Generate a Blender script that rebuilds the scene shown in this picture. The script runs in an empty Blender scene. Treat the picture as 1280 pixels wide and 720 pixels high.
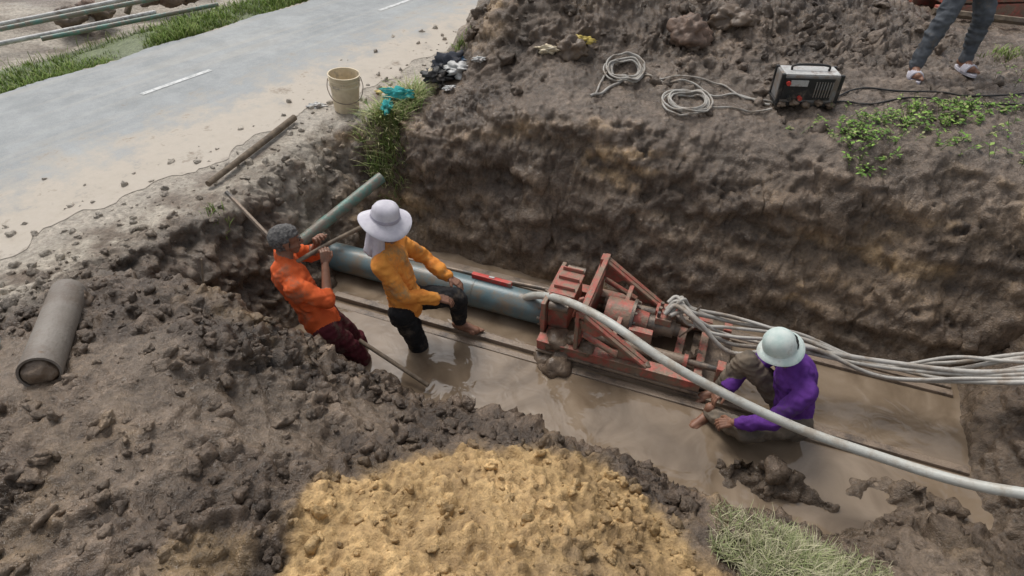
import bpy, bmesh, math, random
import numpy as np
from mathutils import Vector, Matrix
random.seed(7); rng=np.random.default_rng(7)
scene=bpy.context.scene
# ------------------------------------------------------------ noise
def h3(i,j,k,seed):
    h=(i.astype(np.int64)*374761393+j.astype(np.int64)*668265263+k.astype(np.int64)*2147483647+seed*1274126177)&0xffffffff
    h=((h^(h>>13))*1274126177)&0xffffffff
    h=((h^(h>>16))*2246822519)&0xffffffff
    h=h^(h>>15)
    return (h&0xffffff)/float(0xffffff)
def vnoise(P,seed=0):
    F=np.floor(P).astype(np.int64); f=P-F; f=f*f*(3-2*f); r=0
    for a in (0,1):
        wa=f[:,0] if a else 1-f[:,0]
        for b in (0,1):
            wb=f[:,1] if b else 1-f[:,1]
            for c in (0,1):
                wc=f[:,2] if c else 1-f[:,2]
                r=r+wa*wb*wc*h3(F[:,0]+a,F[:,1]+b,F[:,2]+c,seed)
    return r*2-1
def fbm(P,octv=4,seed=0,gain=.5):
    r=0;a=1.;t=0
    for o in range(octv):
        r=r+a*vnoise(P*(2.03**o)+o*17.3,seed+o); t+=a; a*=gain
    return r/t
def ridge(P,octv=4,seed=0,gain=.55):
    r=0;a=1.;t=0
    for o in range(octv):
        r=r+a*(1-2*np.abs(vnoise(P*(2.1**o)+o*11.7,seed+o))); t+=a; a*=gain
    return r/t
def worley(P,seed=0):
    F=np.floor(P).astype(np.int64); d1=np.full(len(P),9.);d2=np.full(len(P),9.);cid=np.zeros(len(P))
    for a in (-1,0,1):
        for b in (-1,0,1):
            for c in (-1,0,1):
                i=F[:,0]+a;j=F[:,1]+b;k=F[:,2]+c
                rx=h3(i,j,k,seed);ry=h3(i,j,k,seed+11);rz=h3(i,j,k,seed+23)
                d=(i+rx-P[:,0])**2+(j+ry-P[:,1])**2+(k+rz-P[:,2])**2
                m=d<d1; d2=np.where(m,d1,np.minimum(d2,d)); d1=np.where(m,d,d1); cid=np.where(m,rx,cid)
    return np.sqrt(d1),np.sqrt(d2),cid
def sst(a,b,x):
    t=np.clip((x-a)/(b-a),0,1); return t*t*(3-2*t)
# ------------------------------------------------------------ materials
def new_mat(name):
    m=bpy.data.materials.new(name); m.use_nodes=True
    nt=m.node_tree; b=nt.nodes["Principled BSDF"]; return m,nt,b
def N(nt,t,**kw):
    n=nt.nodes.new(t)
    for k,v in kw.items():
        if k in n.inputs: n.inputs[k].default_value=v
        else: setattr(n,k,v)
    return n
def ramp(nt,fac,stops):
    r=nt.nodes.new('ShaderNodeValToRGB'); e=r.color_ramp.elements
    while len(e)<len(stops): e.new(.5)
    for i,(p,c) in enumerate(stops):
        e[i].position=p; e[i].color=(c[0],c[1],c[2],1) if hasattr(c,'__len__') else (c,c,c,1)
    nt.links.new(fac,r.inputs[0]); return r.outputs[0]
def mixc(nt,fac,a,b,mode='MIX'):
    m=nt.nodes.new('ShaderNodeMix'); m.data_type='RGBA'; m.blend_type=mode
    for s,v in ((0,fac),(6,a),(7,b)):
        if isinstance(v,bpy.types.NodeSocket): nt.links.new(v,m.inputs[s])
        elif hasattr(v,'__len__'): m.inputs[s].default_value=(v[0],v[1],v[2],1)
        else: m.inputs[s].default_value=v
    return m.outputs[2]
def surf(name,col,col2=None,scale=8.,rough=.6,mud=0.,mudcol=(.13,.105,.085),mscale=5.,bump=.3,bscale=60.,metal=0.,spec=.4):
    m,nt,b=new_mat(name); L=nt.links
    tc=N(nt,'ShaderNodeTexCoord').outputs['Object']
    n=N(nt,'ShaderNodeTexNoise',Scale=scale,Detail=4.,Roughness=.65); L.new(tc,n.inputs['Vector'])
    col2=col2 or tuple(c*.65 for c in col)
    c=ramp(nt,n.outputs[0],[(.35,col2),(.65,col)])
    if mud>0:
        n2=N(nt,'ShaderNodeTexNoise',Scale=mscale,Detail=6.,Roughness=.75); L.new(tc,n2.inputs['Vector'])
        lo=1-mud
        f=ramp(nt,n2.outputs[0],[(max(0,.25+lo*.5-.07),0.),(min(1,.25+lo*.5+.07),1.)])
        mc=mixc(nt,n.outputs[0],tuple(x*.6 for x in mudcol),tuple(x*1.3 for x in mudcol))
        c=mixc(nt,f,c,mc)
    L.new(c,b.inputs['Base Color']); b.inputs['Roughness'].default_value=rough
    b.inputs['Metallic'].default_value=metal; b.inputs['Specular IOR Level'].default_value=spec
    if bump:
        n3=N(nt,'ShaderNodeTexNoise',Scale=bscale,Detail=3.,Roughness=.6); L.new(tc,n3.inputs['Vector'])
        bp=N(nt,'ShaderNodeBump',Strength=bump,Distance=.01); L.new(n3.outputs[0],bp.inputs['Height']); L.new(bp.outputs[0],b.inputs['Normal'])
    return m
M_red=surf('red_paint_muddy',(.52,.15,.115),(.34,.095,.07),rough=.5,mud=.52,mudcol=(.25,.18,.13),mscale=9,bump=.6,bscale=40)
M_red2=surf('red_paint',(.62,.06,.045),(.45,.045,.035),rough=.45,mud=.3,mudcol=(.25,.2,.15),mscale=9)
M_rail=surf('rail_steel',(.17,.13,.10),(.10,.08,.065),rough=.4,mud=.62,mudcol=(.25,.19,.14),mscale=4,bump=.6)
M_steel=surf('dark_steel',(.12,.11,.10),rough=.4,mud=.55,mudcol=(.24,.185,.14),metal=.3)
M_bluepipe=surf('blue_pipe',(.14,.20,.215),(.10,.155,.17),scale=3,rough=.33,mud=.42,mudcol=(.2,.165,.125),mscale=4,bump=.15)
M_green=surf('green_pipe',(.15,.31,.26),(.10,.21,.18),rough=.4,mud=.55,mudcol=(.24,.21,.17),mscale=9)
M_hose=surf('grey_hose',(.46,.44,.40),(.32,.30,.27),scale=5,rough=.45,mud=.42,mudcol=(.28,.23,.18),mscale=7,bump=.2)
M_bighose=surf('pale_hose',(.52,.53,.49),(.42,.41,.37),scale=4,rough=.4,mud=.38,mudcol=(.38,.34,.28),mscale=6,bump=.15)
M_concpipe=surf('muddy_pipe',(.27,.245,.215),(.19,.165,.14),rough=.5,mud=.5,mudcol=(.16,.13,.105),mscale=4,bump=.4)
M_wood=surf('wood',(.22,.17,.12),(.11,.085,.06),scale=14,rough=.8,mud=.3)
M_lump=surf('mud_lump',(.20,.148,.105),(.11,.08,.058),scale=9,rough=.4,bump=1.,bscale=30)
M_clay=surf('clay_lump',(.25,.165,.12),(.13,.092,.07),scale=9,rough=.55,bump=1.,bscale=25)
M_skin=surf('skin',(.27,.135,.085),(.20,.10,.065),scale=14,rough=.5,mud=.2,mudcol=(.2,.15,.11),bump=.1)
M_hairg=surf('grey_hair',(.20,.19,.18),(.06,.06,.06),scale=60,rough=.7,bump=1,bscale=160)
M_hairb=surf('black_hair',(.02,.018,.016),scale=60,rough=.5,bump=1,bscale=160)
M_eye=surf('eye_dark',(.03,.02,.02),rough=.2,bump=0)
def cloth(n,c,c2=None,mud=.25,mc=(.2,.16,.12)): return surf(n,c,c2,scale=7,rough=.85,mud=mud,mudcol=mc,mscale=5,bump=.35,bscale=220,spec=.2)
M_orange=cloth('orange_cloth',(.74,.14,.04),(.56,.095,.028),.3,(.35,.14,.08))
M_yellow=cloth('yellow_orange_cloth',(.82,.35,.07),(.66,.23,.045),.32,(.4,.25,.12))
M_purple=cloth('purple_cloth',(.13,.04,.26),(.08,.025,.165),.22,(.1,.07,.1))
M_black=cloth('black_trousers',(.022,.022,.024),(.012,.012,.013),.34,(.09,.072,.055))
M_maroon=cloth('maroon_trousers',(.11,.02,.028),(.06,.012,.018),.35,(.13,.09,.07))
M_greyp=cloth('muddy_trousers',(.17,.145,.115),(.10,.086,.07),.5)
M_jean=cloth('grey_jeans',(.13,.14,.155),(.07,.078,.09),.2)
M_white=cloth('white_cloth',(.68,.66,.70),(.5,.48,.54),.15,(.4,.36,.32))
M_cap=cloth('pale_cap',(.66,.70,.66),(.44,.55,.52),.2,(.4,.38,.33))
M_teal=cloth('teal_cloth',(.06,.42,.42),None,.2)
M_darkc=cloth('dark_cloth',(.05,.055,.07),None,.3)
M_bucket=surf('bucket_plastic',(.74,.64,.46),(.60,.50,.34),rough=.5,mud=.3,mudcol=(.4,.35,.28),mscale=7)
M_plasticw=surf('white_plastic',(.6,.6,.58),rough=.4,mud=.35,mudcol=(.25,.2,.17),mscale=9)
M_plasticb=surf('blue_plastic',(.07,.20,.36),rough=.35,mud=.35,mudcol=(.25,.2,.17),mscale=9)
M_weldc=surf('welder_grey_paint',(.34,.34,.33),(.2,.2,.2),rough=.45,mud=.5,mudcol=(.2,.16,.13),mscale=8)
M_yel=surf('yellow_plastic',(.65,.5,.12),rough=.5,mud=.3)
M_dark=surf('black_rubber',(.03,.03,.03),rough=.5,mud=.3)
M_paint=surf('road_paint',(.70,.71,.70),(.50,.51,.50),scale=15,rough=.7,mud=.34,mudcol=(.36,.38,.38),mscale=12,bump=.1)
def attr_mat(name,bump=.6,var=(.55,1.4),sc1=24.,sc2=95.,spec=.42):
    m,nt,b=new_mat(name); L=nt.links
    a=N(nt,'ShaderNodeAttribute',attribute_name='Col'); w=N(nt,'ShaderNodeAttribute',attribute_name='Wet')
    g=N(nt,'ShaderNodeNewGeometry').outputs['Position']
    n1=N(nt,'ShaderNodeTexNoise',Scale=sc1,Detail=5.,Roughness=.72); L.new(g,n1.inputs['Vector'])
    n2=N(nt,'ShaderNodeTexNoise',Scale=sc2,Detail=2.,Roughness=.6); L.new(g,n2.inputs['Vector'])
    f=ramp(nt,n1.outputs[0],[(.3,var[0]),(.7,var[1])])
    c=mixc(nt,1.,a.outputs['Color'],f,'MULTIPLY')
    L.new(c,b.inputs['Base Color'])
    mr=N(nt,'ShaderNodeMapRange'); mr.inputs['To Min'].default_value=.85; mr.inputs['To Max'].default_value=.14
    ad=N(nt,'ShaderNodeMath',operation='MULTIPLY_ADD'); L.new(n1.outputs[0],ad.inputs[0]); ad.inputs[1].default_value=.9
    su=N(nt,'ShaderNodeMath',operation='SUBTRACT'); L.new(w.outputs['Fac'],su.inputs[0]); su.inputs[1].default_value=.4
    L.new(su.outputs[0],ad.inputs[2]); L.new(ad.outputs[0],mr.inputs['Value']); L.new(mr.outputs[0],b.inputs['Roughness'])
    b.inputs['Specular IOR Level'].default_value=spec
    h=N(nt,'ShaderNodeMath',operation='MULTIPLY_ADD'); L.new(n2.outputs[0],h.inputs[0]); h.inputs[1].default_value=.35; L.new(n1.outputs[0],h.inputs[2])
    bp=N(nt,'ShaderNodeBump',Strength=bump,Distance=.025); L.new(h.outputs[0],bp.inputs['Height']); L.new(bp.outputs[0],b.inputs['Normal'])
    return m
M_ground=attr_mat('wet_earth',bump=.8)
M_clod=attr_mat('earth_clods',bump=.8)
# ------------------------------------------------------------ mesh helpers
def link(o,parent=None):
    scene.collection.objects.link(o)
    if parent: o.parent=parent
    return o
def empty(name,loc=(0,0,0),rotz=0):
    e=bpy.data.objects.new(name,None); e.location=loc; e.rotation_euler=(0,0,rotz); e.empty_display_size=.2
    return link(e)
def np_mesh(name,V,F,mats,smooth=True,parent=None,col=None,wet=None):
    me=bpy.data.meshes.new(name)
    V=np.asarray(V,dtype=np.float32); F=np.asarray(F,dtype=np.int32); k=F.shape[1]
    me.vertices.add(len(V)); me.vertices.foreach_set('co',V.ravel())
    me.loops.add(F.size); me.loops.foreach_set('vertex_index',F.ravel())
    me.polygons.add(len(F)); me.polygons.foreach_set('loop_start',np.arange(0,F.size,k,dtype=np.int32))
    me.polygons.foreach_set('loop_total',np.full(len(F),k,dtype=np.int32))
    if smooth: me.polygons.foreach_set('use_smooth',np.ones(len(F),dtype=bool))
    for m in (mats if isinstance(mats,(list,tuple)) else [mats]): me.materials.append(m)
    if col is not None:
        a=me.attributes.new('Col','FLOAT_COLOR','POINT'); c=np.ones((len(V),4),dtype=np.float32); c[:,:3]=col; a.data.foreach_set('color',c.ravel())
    if wet is not None:
        a=me.attributes.new('Wet','FLOAT','POINT'); a.data.foreach_set('value',np.asarray(wet,dtype=np.float32))
    me.update(calc_edges=True); me.validate()
    return link(bpy.data.objects.new(name,me),parent)
def bm_obj(name,bm,mat,parent=None,smooth=False,bevel=0):
    if bevel: bmesh.ops.bevel(bm,geom=bm.edges[:],offset=bevel,segments=2,affect='EDGES',profile=.6)
    bmesh.ops.recalc_face_normals(bm,faces=bm.faces)
    me=bpy.data.meshes.new(name); bm.to_mesh(me); bm.free()
    for p in me.polygons: p.use_smooth=smooth
    for m in (mat if isinstance(mat,(list,tuple)) else [mat]): me.materials.append(m)
    return link(bpy.data.objects.new(name,me),parent)
def box(name,c,size,mat,parent=None,rot=(0,0,0),bevel=.006):
    bm=bmesh.new(); bmesh.ops.create_cube(bm,size=1)
    for v in bm.verts: v.co=Vector((v.co.x*size[0],v.co.y*size[1],v.co.z*size[2]))
    o=bm_obj(name,bm,mat,parent,bevel=min(bevel,min(size)*.3)); o.location=c; o.rotation_euler=rot; return o
def spline(pts,n=12):
    P=[Vector(p) for p in pts]; P=[2*P[0]-P[1]]+P+[2*P[-1]-P[-2]]; out=[]
    for i in range(1,len(P)-2):
        for j in range(n):
            t=j/n; a,b,c,d=P[i-1:i+3]
            out.append(.5*((2*b)+(c-a)*t+(2*a-5*b+4*c-d)*t*t+(3*b-a-3*c+d)*t*t*t))
    out.append(P[-2]); return out
def tube_geo(pts,r,seg=12,cap=True):
    pts=[Vector(p) for p in pts]; V=[];F=[]; up=Vector((0,0,1)); prev=None
    for i,p in enumerate(pts):
        t=(pts[min(i+1,len(pts)-1)]-pts[max(i-1,0)]).normalized()
        if prev is None:
            a=up.cross(t); a=a if a.length>.1 else Vector((1,0,0)).cross(t)
        else: a=prev-t*prev.dot(t)
        a.normalize(); b=t.cross(a); prev=a
        rr=r[min(int(i*len(r)/len(pts)),len(r)-1)] if hasattr(r,'__len__') else r
        for k in range(seg):
            th=2*math.pi*k/seg; V.append(p+(a*math.cos(th)+b*math.sin(th))*rr)
    for i in range(len(pts)-1):
        for k in range(seg):
            F.append((i*seg+k,i*seg+(k+1)%seg,(i+1)*seg+(k+1)%seg,(i+1)*seg+k))
    if cap:
        for base,c in ((0,pts[0]),((len(pts)-1)*seg,pts[-1])):
            V.append(c); ci=len(V)-1
            for k in range(seg): F.append((base+k,base+(k+1)%seg,ci,ci))
    return V,F
def geo_obj(name,V,F,mat,parent=None,smooth=True):
    bm=bmesh.new(); vs=[bm.verts.new(v) for v in V]
    for f in F:
        g=[]
        for i in f:
            if i not in g: g.append(i)
        try: 
            fc=bm.faces.new([vs[i] for i in g]); fc.smooth=smooth
        except ValueError: pass
    bmesh.ops.recalc_face_normals(bm,faces=bm.faces)
    me=bpy.data.meshes.new(name); bm.to_mesh(me); bm.free()
    for m in (mat if isinstance(mat,(list,tuple)) else [mat]): me.materials.append(m)
    o=link(bpy.data.objects.new(name,me),parent)
    md=o.modifiers.new('es','EDGE_SPLIT'); md.split_angle=math.radians(50)
    return o
def tube(name,pts,r,mat,parent=None,seg=12,sp=0):
    if sp: pts=spline(pts,sp)
    V,F=tube_geo(pts,r,seg); return geo_obj(name,V,F,mat,parent)
def pipe_hollow(name,p0,p1,r,th,mat,parent=None,seg=40):
    p0=Vector(p0);p1=Vector(p1);t=(p1-p0).normalized()
    n=10; pts=[];rs=[]
    pts.append(p0+t*.3);rs.append(r-th); pts.append(p0);rs.append(r-th)
    for i in range(n+1): pts.append(p0.lerp(p1,i/n)); rs.append(r)
    pts.append(p1); rs.append(r-th); pts.append(p1-t*.3); rs.append(r-th)
    a=Vector((0,0,1)).cross(t).normalized(); b=t.cross(a); V=[];F=[]
    for p,rr in zip(pts,rs):
        for k in range(seg):
            th_=2*math.pi*k/seg; V.append(p+(a*math.cos(th_)+b*math.sin(th_))*rr)
    for i in range(len(pts)-1):
        for k in range(seg): F.append((i*seg+k,i*seg+(k+1)%seg,(i+1)*seg+(k+1)%seg,(i+1)*seg+k))
    return geo_obj(name,V,F,mat,parent)
def lathe(name,prof,mat,parent=None,seg=32,warp=0):
    V=[];F=[]
    for i,(r,z) in enumerate(prof):
        for k in range(seg):
            th=2*math.pi*k/seg; dz=warp*math.sin(2*th+.6)*(r/.2)**2 if warp else 0
            V.append(Vector((r*math.cos(th),r*math.sin(th),z+dz)))
    for i in range(len(prof)-1):
        for k in range(seg): F.append((i*seg+k,i*seg+(k+1)%seg,(i+1)*seg+(k+1)%seg,(i+1)*seg+k))
    return geo_obj(name,V,F,mat,parent)
def lump(name,c,r,mat,parent=None,seed=0,amp=.3,sc=None,sub=4,fr=1.6):
    bm=bmesh.new(); bmesh.ops.create_icosphere(bm,subdivisions=sub,radius=1)
    P=np.array([v.co[:] for v in bm.verts]); d=1+amp*fbm(P*fr+seed*7.1,4,seed,.6); sc=sc or (1,1,.7)
    for v,k in zip(bm.verts,d): v.co=Vector((v.co.x*sc[0],v.co.y*sc[1],v.co.z*sc[2]))*float(k)*r
    o=bm_obj(name,bm,mat,parent,smooth=True); o.location=c; return o
# ------------------------------------------------------------ terrain
Dx,Dy=.932,-.363; Nx,Ny=.363,.932      # trench axis / normal
Qx,Qy=.831,-.556; Rx,Ry=.556,.831      # road normal / axis
WATER=-.925
def SW(s,w): return (s*Dx+w*Nx, s*Dy+w*Ny)
ctrl=np.array([
 (1.4,4.9,.42),(3.78,5.42,.5),(1.5,5.15,.46),(2.5,5.1,.46),(0.1,5.05,.36),(-.65,6.16,.25),(-1.14,5.46,.10),(2.9,3.95,.42),
 (4.5,4,.45),(6,4,.45),(5,6.5,.55),(-.78,4.96,.12),(.7,4.8,.4),(1.03,5.55,.5),(-.2,5.5,.35),
 (.2,5.75,.62),(.0,6.3,1.0),(.7,5.95,.75),(1.5,5.9,.68),(1.5,6.3,.98),(2.5,6.1,.8),(1.5,7.5,1.8),(.6,7.2,1.6),(3.3,6.5,.75),(4.6,7.6,.58),(2.8,7.4,1.4),(1.5,9,1.6),(-.2,7.2,.9),(-.75,7.2,.25),(-1.2,8.2,0),(0,9,.9),(4,9.5,.5),(8,8,.5),
 (-1.95,3.3,.02),(-1.83,3.1,.02),(-1.57,2.92,-.08),(-1.29,2.85,-.28),(-.84,2.6,-.43),(-.2,2.4,-.45),(.05,2.2,-.36),(.55,2.1,-.42),(.95,1.98,-.55),
 (-.15,1.55,-.08),(.3,1.4,-.12),(-.5,1.5,-.05),(0,1.0,.05),(.75,1.35,-.28),(-1.0,2.1,-.2),(-.6,2.1,-.3),
 (-1.85,2.2,.25),(-2.1,2.9,.15),(-2.18,1.47,.3),(-1.26,1.6,.1),(-3.2,2.5,.12),(-3,1.5,.3),(-2,.8,.3),(-1,.8,.1),(-4,2.6,.05),(-2.7,3.1,.08),(-2.5,2.3,.18),(-1.5,2.5,.12),
 (-2.5,3.85,0),(-2.1,5,.0),(-1.6,5.67,.0),
 (1.38,1.54,-.45),(2.2,1.75,-.74),(2.6,1.5,-.6),(3,1.1,-.4),(2.0,1.0,-.35),(3.5,2.5,-.1),(4,1.5,0),(1.4,.6,-.2),(3.5,.3,-.1),(0,.2,.1),(0,-2,.1),(4,-2,0),(-4,-2,.1),(-4.5,1,.1),(1.75,1.95,-.82),(6,2,.2),(12,2,.3),(12,12,.3),(-2,-10,0),(-8,-8,0),(8,-8,0)])
def rbf_fit(C):
    X=C[:,:2]; n=len(X); D=np.sqrt(((X[:,None]-X[None])**2).sum(-1)+.01)
    A=np.zeros((n+1,n+1)); A[:n,:n]=-D-np.eye(n)*.02; A[:n,n]=1; A[n,:n]=1
    b=np.zeros(n+1); b[:n]=C[:,2]; return np.linalg.solve(A,b)
RW=rbf_fit(ctrl)
def topT(x,y):
    xc=np.clip(x,-14,14); yc=np.clip(y,-12,14)
    r=np.full(x.shape,RW[-1])
    for (cx,cy,_),w in zip(ctrl,RW[:-1]): r=r-w*np.sqrt((xc-cx)**2+(yc-cy)**2+.01)
    return r
def base_height(x,y):
    P=np.stack([x,y,np.zeros_like(x)],1)
    q=x*Qx+y*Qy; s=x*Dx+y*Dy; w=x*Nx+y*Ny
    T=topT(x,y)*sst(-4.75,-4.2,q)
    T=T+np.where(q<-8.05,-.06+.05*fbm(P*1.1,3,31)-.25*sst(-8.6,-10,q)+.28*sst(-10.,-11.5,q),0)
    n1=fbm(P*1.7,3,5); n2=fbm(P*5.5,3,9)
    pw=.12*n1+.07*n2
    slf=np.interp(s,[-2.6,-1.6,0,3],[2.5,2.3,1.75,1.85])
    nb=2.42+.42*np.clip(s-1.0,0,1.6)
    sln=np.interp(s,[-3,-1,1,2],[2.8,2.0,1.4,.7])
    g=np.maximum.reduce([sln*(nb-w+pw),slf*(w-4.15+pw),1.6*(-3.08-s+pw),1.25*(s-2.02+pw*.6)])
    heap=.20*np.exp(-(((s-.95)/.38)**2+((w-2.70)/.12)**2))+.19*np.exp(-(((s-1.55)/.32)**2+((w-2.92)/.13)**2))+.14*np.exp(-(((s-.5)/.2)**2+((w-2.6)/.12)**2))
    zp=WATER+np.clip(g,-.12,9)+heap*(1+1.3*n2)
    k=.07+.20*sst(3.5,4.2,w); hh=np.clip(.5+.5*(zp-T)/k,0,1)
    z=zp*(1-hh)+T*hh-k*hh*(1-hh)
    return z,T,q,s,w
def grow(a,step,g,end):
    out=[]; x=a; sg=1 if end>a else -1
    while (end-x)*sg>0: step*=g; x+=sg*step; out.append(x)
    return out
xs=np.array(grow(-3.7,.0125,1.07,-260)[::-1]+list(np.arange(-3.7,4.5,.0125))+grow(4.4875,.0125,1.07,260))
ya=grow(5.8,.0125,1.02,10.5)
ys=np.array(grow(.9,.0125,1.09,-260)[::-1]+list(np.arange(.9,5.8,.0125))+ya+grow(ya[-1],.09,1.12,260))
ys=np.unique(np.round(ys,5)); xs=np.unique(np.round(xs,5))
X,Y=np.meshgrid(xs,ys); ny,nx=X.shape
x=X.ravel(); y=Y.ravel()
z,T,q,s,w=base_height(x,y)
Z=z.reshape(ny,nx)
gy,gx=np.gradient(Z,ys,xs); nl=np.sqrt(gx**2+gy**2+1)
nrm=np.stack([(-gx/nl).ravel(),(-gy/nl).ravel(),(1/nl).ravel()],1)
steep=sst(.7,1.35,np.sqrt(gx**2+gy**2)).ravel()
P=np.stack([x,y,z],1)
near=(np.abs(x)<9)&(y>-1)&(y<14)
offroad=sst(-4.7,-4.2,q)
inpit=sst(-.80,-.95,z)
wd=fbm(P*1.6,5,71,.62)*.40+fbm(P*4.5+2,4,72,.6)*.22
sand=1-sst(.86,1.12,(np.abs((x+.02-.14*(1.6-y))/1.03)**2.3+np.abs((y-1.14)/.94)**2.3)+wd)
sand=np.where((w>2.3),0,sand)
packed=sst(-3.9,-4.5,q+.3*fbm(P*2,4,44))
smear=sst(.12,.42,fbm(P*1.25+3.3,4,63))*(1-sand)*sst(2.6,2.3,w)
lumpy=offroad*(1-.5*packed)*(1-.7*smear)
plateau=sst(4.6,4.9,w)*sst(.70,.5,z)*sst(-2.2,-1.5,s)
fw_=sst(3.,4.,w)
lumpy=lumpy*(1-.5*plateau)*(1-.7*steep*fw_)*(1-.75*inpit)
disp=np.zeros(len(x)); idx=np.where(near)[0]
Pn=P[idx]
warp=np.stack([fbm(Pn*6,3,1,.6),fbm(Pn*6,3,2,.6),fbm(Pn*6,3,3,.6)],1)
Q=Pn+warp*.10
f1,e1,c1=worley(Q/.21,3); f2,e2,c2=worley(Q/.095,4); f3,e3,c3=worley((Pn+warp*.03)/.042,6)
k1=sst(0,.35,e1-f1)*(.3+c1); k2=sst(0,.4,e2-f2)*(.25+c2); k3=sst(0,.45,e3-f3)*(.3+c3)
fb=fbm(Pn*9,5,21,.62); fl=fbm(Pn*2.3,3,22); rg=ridge(Pn*7,4,25)
pick=sst(-.15,.3,fbm(Pn*1.7,4,61)); pk2=sst(-.2,.25,fbm(Pn*3.1+9,3,62))
sandn=sand[idx]; fwn=(fw_*steep)[idx]
dl=.066*(k1-.4)*pick*(1-.75*sandn)+.040*(k2-.4)*np.maximum(.3+.7*pk2,.8*sandn)+.018*(k3-.4)*(.35+.65*pick)+.055*fb+.055*fl+.018*rg
sn=s[idx];wn=w[idx];zn=z[idx]
str1=fbm(np.stack([sn*1.2,wn*2.3,zn*4.],1)+warp*.5,4,81,.5)
str2=fbm(np.stack([sn*1.6+zn,wn*4,zn*15],1)+warp*.5,3,86)
rgw=ridge(np.stack([sn*1.8,wn*3.5,zn*5],1)+warp*.4,3,85)
fw1,ew1,cw1=worley(np.stack([sn*2.6,wn*3.5,zn*5.],1)+warp*.35,87)
chm=sst(.0,.3,fbm(Pn*1.3+5,3,88))
dw=.11*str1+.022*str2+.022*rgw+.035*chm*sst(0,.3,ew1-fw1)*(cw1-.4)+.022*fb+.016*(k2-.4)*chm
disp[idx]=lumpy[idx]*dl+steep[idx]*dw*offroad[idx]*(1-.7*inpit[idx])*(1-sandn)+offroad[idx]*.014*fb+.03*smear[idx]*offroad[idx]*fl
P2=P+nrm*disp[:,None]
roadm=(q<-4.70)&(q>-8.15); P2[roadm,2]=np.minimum(P2[roadm,2],0)
verge=(q<-8.05)&near; P2[verge,2]+=.05*fbm(P[verge]*6,4,91)
# colours
def mixv(a,b,f): return a*(1-f[:,None])+b*f[:,None]
tile=lambda c: np.tile(np.array(c),(len(x),1))
n_a=fbm(P*.9,4,101); n_b=fbm(P*3.5,4,102,.6); n_c=fbm(P*12,4,103,.6)
dark=(.060,.043,.031); mid=(.150,.110,.079); lite=(.27,.205,.15)
col=mixv(tile(dark),tile(mid),np.clip(.5+1.0*n_b+.7*n_c,0,1))
col=mixv(col,tile(lite),sst(.15,.55,n_a+.6*n_c)*.5)
col=mixv(col,tile((.225,.172,.125)),smear*.6)
stc=fbm(np.stack([s*.8,w*2.0,P2[:,2]*3.2],1)+.6*n_b[:,None],4,104); stf=fbm(np.stack([s*3,w*6,P2[:,2]*14],1),4,105)
wallm=steep*sst(3.6,4.3,w)
wc=mixv(tile((.090,.065,.046)),tile((.235,.168,.110)),np.clip(.48+1.3*stc+.9*stf,0,1))
patch=sst(.05,.5,stc+.5*stf+.5*np.exp(-(((s+.75)/.9)**2+((P2[:,2]-.1)/.2)**2))-.06)
wc=mixv(wc,tile((.42,.28,.14)),patch*.6)
col=mixv(col,wc,wallm)
col=mixv(col,tile((.175,.137,.106))*(1+.7*n_c[:,None]),plateau*.7)
pk=mixv(tile((.42,.37,.30)),tile((.20,.16,.12)),np.clip(.3+1.3*n_b+1.1*n_c,0,1))
col=mixv(col,pk,packed*np.clip(1-.7*sst(.05,.4,n_b),0,1))
col=mixv(col,tile((.40,.355,.295))*(1+.4*n_c[:,None]),sst(-4.55,-4.8,q+.08*n_b)*(q>-6)*.8)
sc=mixv(tile((.50,.335,.155)),tile((.33,.215,.10)),np.clip(.4+1.1*n_b+.9*n_c,0,1))
sc=mixv(sc,tile((.22,.155,.09)),sst(.1,.5,fbm(P*2.4,4,120,.6))*.7)
col=mixv(col,sc,sand)
stain=sst(.2,.5,fbm(P*1.6,5,107,.6))*(1-sand)*sst(2.6,2.2,w)*sst(-2.6,-1.2,x)
col=mixv(col,tile((.31,.215,.115)),stain*.65)
grs=((q<-8.15)*1.)*sst(-9.9,-9.3,q+.3*n_b)
col=mixv(col,tile((.09,.14,.035)),grs*.8)
cre_shade=np.clip(1+disp*7,.38,1.4); col=col*cre_shade[:,None]  # crevice shade painted into the earth colour: hollows darkened, raised lumps lightened
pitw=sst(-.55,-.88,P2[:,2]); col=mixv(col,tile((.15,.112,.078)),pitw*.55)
far=1-near; col=mixv(col,tile((.07,.09,.035)),far*1.)
wet=np.clip(.85+.7*n_a-.5*sand-.4*packed+.3*pitw+.3*smear,0,1.3)
I=np.arange(ny*nx).reshape(ny,nx)
F=np.stack([I[:-1,:-1].ravel(),I[:-1,1:].ravel(),I[1:,1:].ravel(),I[1:,:-1].ravel()],1)
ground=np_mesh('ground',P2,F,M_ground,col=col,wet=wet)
ZG=P2[:,2].reshape(ny,nx); CG=col.reshape(ny,nx,3); SG=sand.reshape(ny,nx); MG=smear.reshape(ny,nx)
def zat(px,py):
    i=np.clip(np.searchsorted(xs,px)-1,0,nx-2); j=np.clip(np.searchsorted(ys,py)-1,0,ny-2)
    return float(ZG[j,i])
def zmx(px,py,r=.05): return max(zat(px+a,py+b) for a in (-r,0,r) for b in (-r,0,r))
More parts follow.
